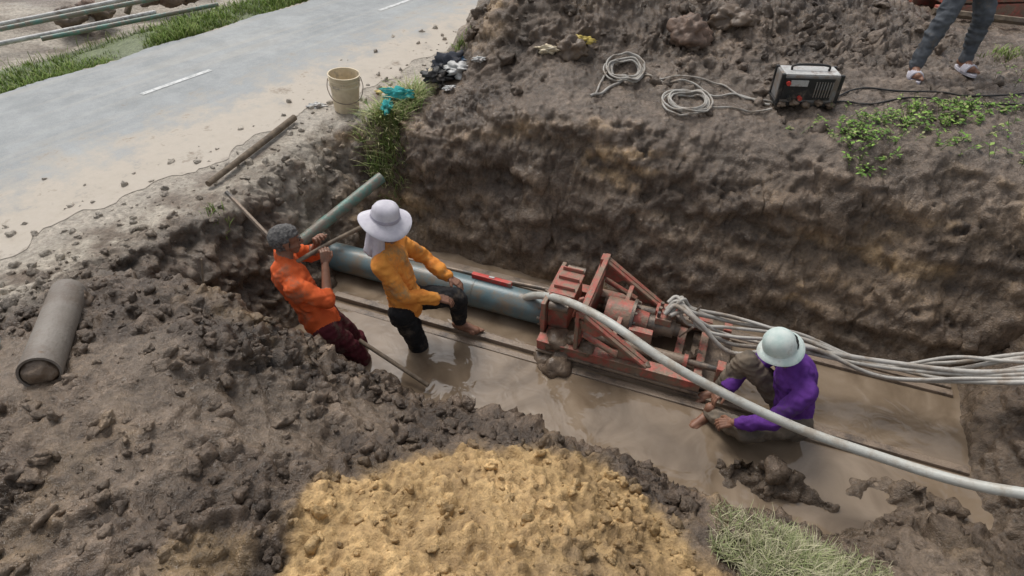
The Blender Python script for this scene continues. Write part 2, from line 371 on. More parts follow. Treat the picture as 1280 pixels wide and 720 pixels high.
# ------------------------------------------------------------ clods
def clods(name,n,region,size,mat=M_clod):
    vars_=[]
    for k in range(18):
        bm=bmesh.new(); bmesh.ops.create_icosphere(bm,subdivisions=3,radius=1)
        Pk=np.array([v.co[:] for v in bm.verts]); d=1+.75*fbm(Pk*1.5+k*9.7,4,k,.6); _,_,cc_=worley(Pk*1.3+k*3.1,k); d*=(.8+.35*cc_)
        Pk=Pk*d[:,None]*np.array([1,rng.uniform(.6,1),rng.uniform(.45,.75)]); Fk=np.array([[v.index for v in f.verts] for f in bm.faces]); bm.free(); vars_.append((Pk,Fk))
    Vs=[];Fs=[];Cs=[];o=0
    for (px,py) in region(n):
        i=int(np.clip(np.searchsorted(xs,px)-1,0,nx-2)); j=int(np.clip(np.searchsorted(ys,py)-1,0,ny-2))
        zz=ZG[j,i]
        if zz<WATER-.01 or rng.random()<.8*MG[j,i]: continue
        r=size()*(1-.2*SG[j,i]); Pk,Fk=vars_[rng.integers(18)]
        a=rng.normal(size=4); a[1:3]*=.6; a/=np.linalg.norm(a); a0,b0,c0,d0=a
        R=np.array([[a0*a0+b0*b0-c0*c0-d0*d0,2*(b0*c0-a0*d0),2*(b0*d0+a0*c0)],[2*(b0*c0+a0*d0),a0*a0-b0*b0+c0*c0-d0*d0,2*(c0*d0-a0*b0)],[2*(b0*d0-a0*c0),2*(c0*d0+a0*b0),a0*a0-b0*b0-c0*c0+d0*d0]])
        Vs.append(Pk@R.T*r+np.array([px,py,zz+r*.05])); Fs.append(Fk+o); o+=len(Pk)
        Cs.append(np.tile(CG[j,i]*rng.uniform(.8,1.2),(len(Pk),1)))
    C=np.concatenate(Cs)
    return np_mesh(name,np.concatenate(Vs),np.concatenate(Fs),mat,col=C,wet=np.full(len(C),.65))
def reg_uniform(x0,x1,y0,y1,cond):
    def f(n):
        out=[]
        while len(out)<n:
            px=rng.uniform(x0,x1); py=rng.uniform(y0,y1)
            if cond(px,py): out.append((px,py))
        return out
    return f
def nearpile(px,py):
    w_=px*Nx+py*Ny; q_=px*Qx+py*Qy
    return w_<2.7 and q_>-4.4
def farpile(px,py):
    w_=px*Nx+py*Ny; q_=px*Qx+py*Qy
    return w_>4.75 and q_>-4.4 and (zat(px,py)>.55 or rng.random()<.18)
def shoulder(px,py):
    q_=px*Qx+py*Qy; return -5.9<q_<-4.1 and rng.random()<max(.04,((q_+5.9)/1.8)**2)
ls=lambda a,b,p: (lambda: a+(b-a)*rng.random()**p)
clods('mud_clods',3400,reg_uniform(-3.6,2.6,1.0,3.4,nearpile),ls(.005,.055,3.8))
clods('mud_clods',900,reg_uniform(-1.2,4.5,4.6,7.8,farpile),ls(.010,.08,3.5))
clods('mud_clods',1000,reg_uniform(-4.5,-.6,2.6,8.5,shoulder),ls(.004,.045,4))
# ------------------------------------------------------------ water
m,nt,b=new_mat('muddy_water'); L=nt.links
g=N(nt,'ShaderNodeNewGeometry').outputs['Position']
n1=N(nt,'ShaderNodeTexNoise',Scale=1.9,Detail=6.,Distortion=1.8); L.new(g,n1.inputs['Vector'])
c=ramp(nt,n1.outputs[0],[(.28,(.135,.098,.065)),(.5,(.215,.162,.112)),(.72,(.285,.222,.16))]); L.new(c,b.inputs['Base Color'])
b.inputs['Roughness'].default_value=.06; b.inputs['IOR'].default_value=1.45; b.inputs['Specular IOR Level'].default_value=.6
n2=N(nt,'ShaderNodeTexNoise',Scale=6.,Detail=2.,Distortion=1.); L.new(g,n2.inputs['Vector'])
bp=N(nt,'ShaderNodeBump',Strength=.3,Distance=.02); L.new(n2.outputs[0],bp.inputs['Height']); L.new(bp.outputs[0],b.inputs['Normal'])
ws=np.arange(-3.7,2.9,.02); ww_=np.arange(2.0,4.7,.02); WS,WW=np.meshgrid(ws,ww_); wx_=WS.ravel()*Dx+WW.ravel()*Nx; wy_=WS.ravel()*Dy+WW.ravel()*Ny; wz_=np.full(len(wx_),WATER)
for cx,cy,am in ((-.77,3.50,.0022),(-1.2,3.36,.002),(1.45,2.6,.0015)):
    d_=np.sqrt((wx_-cx)**2+(wy_-cy)**2); wz_+=am*np.cos(d_*44)*np.exp(-d_*5.)*sst(.04,.12,d_)
I2=np.arange(len(wx_)).reshape(WS.shape); F2=np.stack([I2[:-1,:-1].ravel(),I2[:-1,1:].ravel(),I2[1:,1:].ravel(),I2[1:,:-1].ravel()],1)
np_mesh('water',np.stack([wx_,wy_,wz_],1),F2,m)
# ------------------------------------------------------------ road
m,nt,b=new_mat('asphalt_dusty'); L=nt.links
tc=N(nt,'ShaderNodeTexCoord').outputs['Object']
na=N(nt,'ShaderNodeTexNoise',Scale=.9,Detail=6.,Roughness=.65); L.new(tc,na.inputs['Vector'])
nb_=N(nt,'ShaderNodeTexNoise',Scale=140.,Detail=3.); L.new(tc,nb_.inputs['Vector'])
nc=N(nt,'ShaderNodeTexNoise',Scale=2.6,Detail=9.,Roughness=.75); L.new(tc,nc.inputs['Vector'])
asph=ramp(nt,na.outputs[0],[(.3,(.30,.32,.325)),(.7,(.41,.43,.43))])
asph=mixc(nt,.35,asph,ramp(nt,nb_.outputs[0],[(.35,.12),(.65,.6)]),'MULTIPLY')
mudc=ramp(nt,nc.outputs[0],[(.3,(.17,.135,.10)),(.43,(.40,.345,.275)),(.57,(.46,.41,.345)),(.70,(.22,.175,.13))])
sx=N(nt,'ShaderNodeSeparateXYZ'); L.new(tc,sx.inputs[0])
ma=N(nt,'ShaderNodeMath',operation='MULTIPLY_ADD'); L.new(nc.outputs[0],ma.inputs[0]); ma.inputs[1].default_value=3.4; L.new(sx.outputs[0],ma.inputs[2])
fm=N(nt,'ShaderNodeMapRange'); fm.inputs['From Min'].default_value=-4.55; fm.inputs['From Max'].default_value=-3.8; L.new(ma.outputs[0],fm.inputs['Value'])
wv=N(nt,'ShaderNodeTexNoise',Scale=1.,Detail=4.); mpn=N(nt,'ShaderNodeMapping'); mpn.inputs['Scale'].default_value=(6,.35,1); L.new(tc,mpn.inputs['Vector']); L.new(mpn.outputs[0],wv.inputs['Vector'])
tr=ramp(nt,wv.outputs[0],[(.5,0.),(.68,.5)])
asph=mixc(nt,tr,asph,(.38,.36,.32))
cc=mixc(nt,fm.outputs[0],asph,mudc); L.new(cc,b.inputs['Base Color'])
rr_=ramp(nt,nc.outputs[0],[(.4,.4),(.6,.8)]); L.new(rr_,b.inputs['Roughness'])
bp=N(nt,'ShaderNodeBump',Strength=.5,Distance=.012); L.new(nc.outputs[0],bp.inputs['Height']); L.new(bp.outputs[0],b.inputs['Normal'])
V=[];F=[]; rr=[-200,-60,-20]+list(np.arange(-6,16,.05))+[30,80,250]
for i,r_ in enumerate(rr):
    e=-4.93+.07*math.sin(r_*3.1)+.05*math.sin(r_*7.7+1)+.03*math.sin(r_*19+2)+.02*random.uniform(-1,1) if -6<=r_<16 else -4.92
    el=-8.02+.04*math.sin(r_*4.3)+.02*random.uniform(-1,1)
    V+=[(el,r_,.004),(e,r_,.004)]
for i in range(len(rr)-1): F.append((2*i,2*i+1,2*i+3,2*i+2))
road=np_mesh('road',V,F,m,smooth=False); road.rotation_euler=(0,0,math.atan2(Qy,Qx))
V=[];F=[]
for k in range(-12,30):
    r0=3.04+k*3.64; o=len(V); V+=[(-6.81,r0,.008),(-6.74,r0,.008),(-6.74,r0+.85,.008),(-6.81,r0+.85,.008)]; F.append((o,o+1,o+2,o+3))
rm=np_mesh('road_marking',V,F,M_paint,smooth=False); rm.rotation_euler=road.rotation_euler
# ------------------------------------------------------------ grass
def grass_mat(name):
    m,nt,b=new_mat(name); a=N(nt,'ShaderNodeAttribute',attribute_name='Col'); nt.links.new(a.outputs['Color'],b.inputs['Base Color']); b.inputs['Roughness'].default_value=.6
    b.inputs['Specular IOR Level'].default_value=.25
    return m
M_grass=grass_mat('grass_blades')
def grass(name,pts,h,wd,cols,lean=.5,parent=None):
    V=[];F=[];C=[]
    for (px,py,pz,sc) in pts:
        a=random.uniform(0,6.283); hh=h*sc*random.uniform(.5,1.2); ln=random.uniform(.15,1)*lean*hh; ww=wd*random.uniform(.7,1.3)
        d=Vector((math.cos(a),math.sin(a),0)); sd=Vector((-d.y,d.x,0)); c=random.choice(cols); f=random.uniform(.7,1.3); o=len(V)
        for t,wf in ((0,1),(.4,.9),(.75,.6),(1,.08)):
            p=Vector((px,py,pz-.01))+d*ln*t*t+Vector((0,0,hh*(t-.25*t*t*lean)))
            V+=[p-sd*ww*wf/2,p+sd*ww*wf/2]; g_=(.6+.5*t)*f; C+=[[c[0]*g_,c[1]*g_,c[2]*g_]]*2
        for k in range(3): F.append((o+2*k,o+2*k+1,o+2*k+3,o+2*k+2))
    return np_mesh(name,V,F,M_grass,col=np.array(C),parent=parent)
green=[(.19,.29,.05),(.25,.36,.08),(.13,.20,.045),(.32,.36,.12)]
dry=[(.42,.40,.25),(.33,.35,.17),(.50,.46,.31),(.24,.28,.12)]
pts=[]
for _ in range(26000):
    q_=-8.08-abs(random.gauss(0,.42)); r_=random.uniform(0,12)
    if random.random()<.12: q_-=random.uniform(0,1.2)
    px=q_*Qx+r_*Rx; py=q_*Qy+r_*Ry
    nz=fbm(np.array([[px*1.6,py*1.6,0.]]),3,7)[0]
    if nz>-.4+.3*random.random(): pts.append((px,py,zat(px,py),random.uniform(.5,1)*(.85+nz)))
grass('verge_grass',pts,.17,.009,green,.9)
def clump(cx,cy,rx,ry,n):
    o=[]
    for _ in range(n):
        a=random.uniform(0,6.283); r=random.random()**.6*(1+.25*math.sin(3*a+cx)+.15*math.sin(7*a)); px=cx+rx*r*math.cos(a); py=cy+ry*r*math.sin(a); o.append((px,py,zat(px,py),1.15-.5*r))
    return o
grass('grass_clump',clump(-1.20,5.40,.22,.30,1300)+clump(-1.02,5.80,.18,.30,800),.27,.008,[(.42,.42,.19),(.28,.38,.11),(.50,.46,.26),(.20,.30,.08)],1.2)
grass('grass_clump',clump(1.42,1.44,.44,.32,5600),.13,.0042,dry,1.0)
grass('grass_clump',clump(2.35,1.15,.34,.22,2400),.13,.0042,[(.38,.33,.22),(.28,.26,.15),(.45,.4,.28)],1.)
grass('weed_patch',clump(-.55,6.5,.12,.15,120)+clump(4.75,5.9,.22,.15,160)+clump(-2.3,4.0,.1,.1,30),.11,.007,green,1.)
def weeds(name,cx,cy,rx,ry,n,cols):
    V=[];F=[];C=[]
    for _ in range(n):
        px=random.gauss(cx,rx); py=random.gauss(cy,ry); pz=zat(px,py); hh=random.uniform(.03,.14)
        d=Vector((random.gauss(0,.6),random.gauss(0,.6),1)).normalized(); base=Vector((px,py,pz)); o=len(V)
        sd=d.cross(Vector((1,.3,0))).normalized()*.002; V+=[base-sd,base+sd,base+d*hh+sd,base+d*hh-sd]; F.append((o,o+1,o+2,o+3)); C+=[(.08,.13,.03)]*4
        for k in range(random.randint(3,8)):
            p=base+d*hh*random.uniform(.3,1); a=random.uniform(0,6.283); l=random.uniform(.015,.05); t=Vector((math.cos(a),math.sin(a),random.uniform(-.4,.5))).normalized(); u=t.cross(Vector((0,0,1))).normalized()*l*.3
            c=random.choice(cols); f=random.uniform(.6,1.3); o=len(V)
            V+=[p,p+t*l*.5+u+Vector((0,0,.004)),p+t*l,p+t*l*.5-u+Vector((0,0,.004))]; F.append((o,o+1,o+2,o+3)); C+=[tuple(x_*f for x_ in c)]*4
    return np_mesh(name,V,F,M_grass,smooth=False,col=np.array(C))
gl=[(.16,.30,.05),(.11,.21,.04),(.26,.38,.09),(.25,.25,.12)]
weeds('weed_plant',3.2,4.60,.34,.09,140,gl); weeds('weed_plant',3.75,4.80,.28,.06,80,gl); weeds('weed_plant',2.72,4.36,.12,.16,80,gl); weeds('weed_plant',4.85,5.35,.2,.1,60,gl); weeds('weed_plant',3.4,4.25,.3,.12,35,gl)
# ------------------------------------------------------------ pipe-jacking machine (local: x along trench, y across, z up)
RZ=math.atan2(Dy,Dx)
mc=empty('pipe_jacking_machine',rotz=RZ)
for nm,w0 in (('near',3.24),('far',3.95)):
    for tag,dw_,zt in (('inner',0,.0),('outer',(.085 if w0>3.6 else -.085),-.022)):
        box(f'{nm}_guide_rail_{tag}',(-.48,w0+dw_,-.94+zt),(4.9,.06,.10),M_rail,mc,rot=(0,.004*(1 if tag=="inner" else -1),0),bevel=.01)
for i,s0 in enumerate((-2.7,-1.9,-1.35,.62,1.25,1.9)):
    box(f'cross_tie_{i}',(s0,3.6,-.962),(.09,.66,.05),M_rail,mc)
box('deck_plate',(.24,3.6,-.895),(.30,.6,.02),M_rail,mc,rot=(0,.02,.02))
for w0 in (3.25,3.94):
    box('sill',(-.42,w0,-.80),(1.25,.075,.09),M_red,mc); box('sill_top',(-.42,w0,-.752),(1.25,.10,.012),M_red,mc); box('sill_foot',(-.42,w0,-.855),(1.25,.11,.02),M_rail,mc)
for s0 in (-.98,-.45,.0,.17): box('sill_cross',(s0,3.6,-.79),(.06,.63,.07),M_red,mc)
box('pusher_plate',(-1.04,3.6,-.66),(.035,.56,.38),M_red,mc)
def cylx(nm,s0,s1,w0,z0,r,mat,seg=32,r2=None):
    r2=r2 or r; return tube(nm,[(s0,w0,z0),(s1,w0,z0)],[r,r2],mat,mc,seg)
cylx('pusher_flange',-1.10,-1.058,3.6,-.76,.165,M_red)
for k in range(10):
    a=k*.6283; cylx(f'flange_bolt_{k}',-1.13,-1.1,3.6+.145*math.cos(a),-.76+.145*math.sin(a),.012,M_steel,6)
box('pusher_box',(-.94,3.6,-.62),(.16,.42,.26),M_red,mc); box('pusher_cap',(-.94,3.62,-.475),(.2,.3,.02),M_red,mc)
for k in range(4): box(f'pusher_rib_{k}',(-.94,3.42+.12*k,-.46),(.17,.014,.05),M_red,mc,bevel=.003)
cylx('pusher_pin',-1.0,-.85,3.36,-.5,.035,M_steel); cylx('pusher_pin_far',-1.0,-.85,3.84,-.5,.035,M_steel)
box('bulkhead',(-.73,3.6,-.64),(.03,.70,.30),M_red,mc)
box('bulkhead_top_rail',(-.73,3.6,-.475),(.07,.74,.03),M_red,mc)
def tri(nm,w0,th,pts,mat=M_red):
    bm=bmesh.new(); a=[bm.verts.new((p[0],w0-th/2,p[1])) for p in pts]; c_=[bm.verts.new((p[0],w0+th/2,p[1])) for p in pts]; n=len(pts)
    bm.faces.new(a); bm.faces.new(c_[::-1])
    for i in range(n): bm.faces.new((a[i],a[(i+1)%n],c_[(i+1)%n],c_[i]))
    return bm_obj(nm,bm,mat,mc,bevel=.004)
def beam(nm,p0,p1,wd,th,mat=M_red):
    p0=Vector(p0);p1=Vector(p1);d=p1-p0; o=box(nm,(p0+p1)/2,(d.length,wd,th),mat,mc); o.rotation_euler=d.to_track_quat('X','Z').to_euler(); return o
for tag,w0 in (('near',3.25),('far',3.94)):
    A=(-.73,-.38);B=(-.20,-.745);C_=(-.73,-.745)
    beam(f'{tag}_frame_diagonal',(A[0],w0,A[1]),(B[0],w0,B[1]),.085,.022)
    beam(f'{tag}_diagonal_web',(A[0]+.03,w0,A[1]-.04),(B[0]-.03,w0,B[1]+.0),.016,.07)
    beam(f'{tag}_frame_upright',(A[0]-.01,w0,A[1]+.01),(C_[0]-.01,w0,C_[1]),.085,.028)
    beam(f'{tag}_frame_brace',(-.70,w0,-.60),(-.42,w0,-.73),.05,.022)
    tri(f'{tag}_gusset_web',w0,.014,[(-.72,-.40),(-.52,-.54),(-.60,-.60),(-.72,-.56)])
    tri(f'{tag}_gusset_foot',w0,.014,[(-.28,-.745),(-.42,-.745),(-.42,-.64)])
beam('top_crossbar',(-.71,3.2,-.39),(-.71,3.99,-.39),.04,.04)
beam('mid_crossbar',(-.47,3.25,-.575),(-.47,3.94,-.575),.035,.028)
beam('raised_lever',(-.80,3.36,-.55),(-.74,3.30,-.30),.04,.018)
beam('control_lever',(-.02,3.48,-.6),(.06,3.44,-.44),.015,.015,M_steel); beam('control_lever_far',(.02,3.70,-.6),(.08,3.72,-.46),.015,.015,M_steel)
cylx('gearbox_drum',-.60,-.40,3.6,-.65,.14,M_red); cylx('gearbox_flange',-.40,-.375,3.6,-.65,.16,M_steel)
for k in range(12):
    a=k*.5236; cylx(f'gearbox_bolt_{k}',-.375,-.355,3.6+.142*math.cos(a),-.65+.142*math.sin(a),.011,M_steel,6)
cylx('gearbox_neck',-.375,-.27,3.6,-.65,.09,M_red,r2=.08); cylx('hydraulic_motor',-.27,-.07,3.6,-.65,.07,M_steel)
cylx('motor_rear_cap',-.07,-.03,3.6,-.65,.05,M_steel)
box('motor_valve_block',(-.16,3.6,-.565),(.12,.11,.06),M_red,mc)
box('side_manifold',(-.16,3.76,-.66),(.16,.10,.12),M_red,mc); box('chain_guard',(-.30,3.45,-.68),(.18,.06,.16),M_red,mc)
for k,(a,b_) in enumerate(((-.20,3.57),(-.12,3.57),(-.20,3.63),(-.12,3.63),(-.2,3.76),(-.12,3.76))): tube(f'port_fitting_{k}',[(a,b_,-.60 if k>3 else -.54),(a,b_,-.55 if k>3 else -.49)],.014,M_steel,mc,8)
for tag,w0 in (('near',3.38),('far',3.82)):
    cylx(f'{tag}_jack_barrel',-.66,.05,w0,-.73,.042,M_rail); cylx(f'{tag}_jack_gland',.05,.08,w0,-.73,.052,M_red); cylx(f'{tag}_jack_rod',.08,.30,w0,-.73,.024,M_steel)
    box(f'{tag}_jack_clevis',(.32,w0,-.75),(.06,.10,.14),M_red,mc)
mr_=random.Random(3)
lumps_=[(-.9,3.3,-.78,.10),(-.84,3.22,-.87,.085),(-.95,3.2,-.93,.10),(-.70,3.5,-.76,.09),(-.5,3.7,-.78,.10),(-.78,3.3,-.72,.06),(-.35,3.55,-.82,.09),(-1.0,3.78,-.82,.1),(.1,3.5,-.86,.07),(-.2,3.75,-.82,.08),(-.86,3.14,-.91,.12)]
lumps_+=[(mr_.uniform(-1.0,.2),mr_.uniform(3.22,3.95),mr_.uniform(-.84,-.74),mr_.uniform(.025,.06)) for _ in range(26)]
for i,(a,b_,c_,r) in enumerate(lumps_): lump(f'caked_mud_{i}',(a,b_,c_),r,M_lump,mc,i+3,.8,sub=3)
pj=empty('steel_pipe',rotz=RZ); pipe_hollow('pipe_shell',(-3.35,3.6,-.79),(-1.1,3.6,-.79),.128,.01,M_bluepipe,pj)
tube('weld_collar',[(-1.75,3.6,-.79),(-1.735,3.6,-.79)],.131,M_bluepipe,pj,40)
dr_=tube('drill_rod',[(-2.6,3.83,-.82),(-1.6,3.84,-.80),(-.95,3.84,-.76)],.02,M_steel,None,10); dr_.rotation_euler=(0,0,RZ)
lv=empty('red_spirit_level',rotz=RZ); box('level_body',(-1.60,3.64,-.642),(.36,.04,.045),M_red2,lv,rot=(0,0,-.02)); box('level_vial',(-1.60,3.64,-.618),(.05,.02,.012),M_plasticw,lv)
# ------------------------------------------------------------ hoses
hb=empty('hydraulic_hose_bundle')
for k in range(8):
    j=lambda a: random.uniform(-a,a)
    st_=SW(-.16+.04*(k%2),3.57+.03*(k%3)+(.14 if k>5 else 0)); off=(k-3.5)*.034
    pts=[(st_[0],st_[1],-.50),(st_[0]+.07+j(.03),st_[1]+.03,-.45+j(.04)),(1.36+j(.06),3.38+off+j(.07),-.52+j(.09)),(1.65+j(.05),3.30+off+j(.07),-.58+j(.08)),(2.06,3.12+off+j(.06),-.53+j(.07)),(2.55+j(.02),2.92+off*.9+j(.07),-.56+j(.08)),(2.99,2.77+off+j(.05),-.45+j(.07)),(3.3,2.62+off,-.25),(4.0,2.4+off,.08),(5.2,2.3+off*3,.28)]
    tube(f'hose_{k}',pts,.013 if k%3 else .017,M_hose,hb,10,10)
tube('slurry_hose',[(.02,3.83,-.77),(.19,3.72,-.60),(.40,3.40,-.38),(.656,3.05,-.26),(.986,2.74,-.31),(1.325,2.55,-.40),(1.755,2.32,-.47),(2.15,2.11,-.46),(2.45,1.89,-.37),(2.66,1.73,-.24),(3.2,1.45,.0),(4.2,1.3,.16),(5.5,1.4,.25)],.031,M_bighose,None,18,12)
# ------------------------------------------------------------ other site objects
tube('green_pipe',[(-1.95,4.23,-.56),(-1.20,4.96,-.23)],.052,M_green,None,24)
tube('steel_bar',[(-2.24,4.15,.10),(-1.80,3.80,-.16)],.018,M_steel,None,6)
tube('wooden_pole',[(-2.12,5.62,.05),(-2.30,5.0,.045),(-2.48,4.36,.05)],[.032,.03,.026],M_wood,None,10,4)
tube('shovel_handle',[(-1.17,3.33,-.72),(-.62,3.0,-.86)],.017,M_wood,None,8)
cp=empty('muddy_pipe'); a=Vector((-2.70,2.83,.31)); b2=Vector((-2.36,2.06,.36)); a.z=zmx(a.x,a.y,.06)+.05; b2.z=zmx(b2.x,b2.y,.06)+.04
pipe_hollow('pipe_shell',a,b2,.095,.012,M_concpipe,cp); lump('mud_plug',b2+(a-b2)*.06,.086,M_lump,cp,4,.25,(1,1,1)); lump('caked_mud',a+Vector((.02,-.05,-.04)),.11,M_lump,cp,9,.5)
bk=empty('bucket',(-1.68,5.93,zat(-1.68,5.93))); 
lathe('bucket_body',[(.0,.012),(.115,.012),(.118,0),(.122,.01),(.142,.26),(.150,.262),(.150,.275),(.144,.278),(.147,.31),(.155,.312),(.155,.325),(.147,.327),(.150,.36),(.158,.362),(.158,.372),(.145,.372),(.118,.02),(0,.02)],M_bucket,bk,40)
tube('bucket_handle',[(.158,0,.33),(.17,-.06,.25),(.12,-.16,.17),(0,-.185,.14),(-.12,-.16,.17),(-.17,-.06,.25),(-.158,0,.33)],.004,M_steel,bk,6,6)
bk.rotation_euler=(.05,.08,.3)
def coil(name,cx,cy,r,turns):
    pts=[]; n=turns*20; ph=random.uniform(0,6)
    for i in range(n):
        a=i/20*6.283+ph; tn=i/n; rr_=r*(1+.16*math.sin(a*.37+ph)+.08*math.sin(a*1.73)); ox=.10*r*math.sin(i*.09); oy=.10*r*math.cos(i*.07)
        px=cx+rr_*math.cos(a)+ox; py=cy+rr_*math.sin(a)*.95+oy; pts.append((px,py,zmx(px,py,.02)+.012+.04*tn+.010*math.sin(a*3)))
    return tube(name,pts,.0085,M_hose,None,8,2)
coil('cable_coil',1.03,5.55,.15,8); coil('cable_coil',1.50,5.02,.17,8)
def laid(name,xy,r,mat,n=8):
    p=spline([(a,b_,0) for a,b_ in xy],n); pts=[(v.x,v.y,zmx(v.x,v.y,.015)+r) for v in p]
    for _ in range(2): pts=[pts[0]]+[(pts[i][0],pts[i][1],(pts[i-1][2]+2*pts[i][2]+pts[i+1][2])/4) for i in range(1,len(pts)-1)]+[pts[-1]]
    return tube(name,pts,r,mat,None,8)
laid('welding_cable',[(1.17,5.5),(1.35,5.42),(1.6,5.42),(1.85,5.3),(2.0,5.12),(2.25,5.05)],.0085,M_hose)
laid('welding_cable',[(1.17,5.56),(1.4,5.36),(1.58,5.34),(1.75,5.16),(1.95,5.16),(2.2,5.0)],.0085,M_hose)
laid('welding_cable',[(1.0,5.42),(.85,5.28),(.68,5.12)],.012,M_hose)
laid('welding_cable',[(.9,5.6),(.8,5.4),(.72,5.14)],.009,M_hose)
laid('welding_cable',[(1.64,4.95),(1.9,4.92),(2.2,4.93)],.0085,M_hose)
laid('welding_cable',[(2.75,5.05),(3.1,5.2),(3.5,5.1),(4.1,5.05),(5.2,5.2)],.008,M_dark)
laid('welding_cable',[(2.75,5.0),(3.0,4.92),(3.4,4.98),(3.9,4.9),(5.2,4.8)],.008,M_dark)
wx,wy=2.48,5.05; wm=empty('welding_machine',(wx,wy,zmx(wx,wy,.1)-.03),-.08)
box('welder_case',(0,0,.145),(.48,.22,.23),M_weldc,wm,bevel=.015); box('welder_top_lid',(0,0,.262),(.44,.20,.012),M_plasticw,wm); box('welder_front_panel',(-.02,-.113,.15),(.40,.01,.18),M_dark,wm)
box('welder_label',(-.1,-.121,.2),(.14,.005,.05),M_plasticw,wm,bevel=.001)
box('welder_base',(0,0,.02),(.50,.24,.03),M_dark,wm)
for k in range(7): box(f'vent_slat_{k}',(.04+.022*k,-.121,.15),(.008,.006,.13),M_weldc,wm,bevel=.001)
for k,a_ in enumerate((-.16,-.07)): tube(f'output_terminal_{k}',[(a_,-.11,.08),(a_,-.15,.08)],.018,M_red2 if k else M_dark,wm,12)
tube('control_knob',[(-.19,-.115,.2),(-.19,-.14,.2)],.018,M_red2,wm,14)
tube('welder_handle',[(-.15,0,.265),(-.14,0,.305),(0,0,.315),(.14,0,.305),(.15,0,.265)],.010,M_dark,wm,8,5)
for k in range(4): box(f'corner_{k}',(.235*(1 if k%2 else -1),.10*(1 if k>1 else -1),.145),(.03,.03,.25),M_dark,wm)
for k in range(5): lump(f'caked_mud_{k}',(-.2+.1*k,-.125,.02+.02*(k%2)),.035,M_lump,wm,k+50,.8,sub=3)
lump('clay_boulder',(1.68,5.9,zat(1.68,5.9)+.07),.18,M_clay,None,5,.9,(1,.8,.9),fr=1.9)
lump('mud_boulder',(.55,5.75,zat(.55,5.75)+.03),.15,M_lump,None,8,.9,(1,.8,.8),fr=1.9)
lump('mud_boulder',(2.1,6.05,zat(2.1,6.05)+.03),.15,M_lump,None,12,.9,(1.2,.8,.7),fr=1.9)
def crumple(name,c,r,mat,seed,sc=(1,1,.5),parent=None): return lump(name,c,r,mat,parent,seed,1.5,sc,fr=2.2)
cl=empty('clothes_pile'); zz=zat(-.62,6.16)
crumple('dark_jacket',(-.62,6.14,zz+.07),.16,M_darkc,2,(1.2,1,.6),cl); crumple('white_shirt',(-.47,6.00,zz+.10),.13,M_plasticw,3,(1.1,.7,.4),cl); crumple('dark_bag',(-.74,6.0,zz+.05),.12,M_dark,4,parent=cl)
crumple('brown_bag',(-.80,5.98,zz+.0),.08,M_bucket,6,(.6,.6,1.1),cl); crumple('grey_rag',(-.66,6.3,zz+.06),.12,M_jean,16,(1,.7,.5),cl); crumple('blue_bag',(-.55,6.22,zz+.12),.06,M_plasticb,17,(1,.8,.5),cl)
crumple('teal_cloth',(-1.08,5.66,zat(-1.08,5.66)+.14),.09,M_teal,5,(1.4,.6,.6)); crumple('teal_cloth',(-1.18,5.50,zat(-1.18,5.50)+.13),.08,M_teal,9,(.5,1.2,.6))
for i,(px,py,mt) in enumerate(((-.32,5.9,M_plasticw),(-.98,6.2,M_plasticw),(-1.3,6.35,M_yel),(-.6,5.75,M_plasticw),(-2.0,6.0,M_plasticw))): crumple('plastic_bag',(px,py,zmx(px,py,.03)+.01),.045+.015*(i%3),mt,40+i,(1.2,.8,.4))
for i,(px,py) in enumerate(((.33,5.72),(.62,5.80))): crumple('yellow_glove',(px,py,zmx(px,py)+.02),.08,M_yel if i else M_bucket,20+i,(1.2,.5,.45))
crumple('blue_cloth',(-2.9,2.4,zat(-2.9,2.4)+.02),.035,M_teal,33)
def bottle(px,py,rz,mat):
    e=empty('plastic_bottle',(px,py,zmx(px,py,.04)+.03),rz); o=lathe('bottle_body',[(0,0),(.03,0),(.033,.02),(.031,.08),(.033,.14),(.026,.17),(.012,.19),(.012,.21),(0,.21)],mat,e,20); o.rotation_euler=(0,math.pi/2,0); return e
bottle(-1.35,6.15,.4,M_plasticw)
tube('thin_stake',[(-1.98,3.0,zat(-1.98,3.0)),(-1.93,3.02,zat(-1.98,3.0)+.22)],.006,M_wood,None,6)
ps=empty('stacked_pipes')
for i,(p0,p1,mt) in enumerate((((-7.2,7.55,.10),(-5.3,9.25,.14),M_green),((-7.0,7.3,.02),(-5.0,9.05,.06),M_plasticw),((-6.3,8.25,.14),(-4.6,9.75,.18),M_green),((-7.4,8.0,.04),(-5.4,9.8,.10),M_plasticw),((-6.0,8.0,.03),(-4.3,9.5,.04),M_green))):
    tube(f'pipe_{i}',[p0,p1],.03,mt,ps,16)
for i in range(9): 
    px=random.uniform(-6.6,-4.9); py=10.+(px+5.6)*.8+random.uniform(-.3,.4); lump('rubble',(px,py,-.05),random.uniform(.12,.3),M_clay if i%2 else M_lump,None,14+i,1.0,sub=3)
tube('timber_post',[(-5.5,9.2,0),(-5.35,9.7,.5)],.04,M_wood,None,8)
sk=empty('red_steel_skid',(5.3,7.35,zat(5.3,7.35)),.1)
box('skid_deck',(0,0,.22),(1.3,.5,.04),M_red,sk)
for a_ in (-.22,.22): box('skid_runner',(0,a_,.1),(1.4,.08,.16),M_red,sk)
for a_ in (-.5,0,.5): box('skid_stanchion',(a_,0,.35),(.05,.4,.24),M_red2,sk)
tube('timber_plank',[(4.5,6.9,zat(4.5,6.9)+.05),(6.2,6.6,zat(6.2,6.6)+.05)],.04,M_wood,None,6)
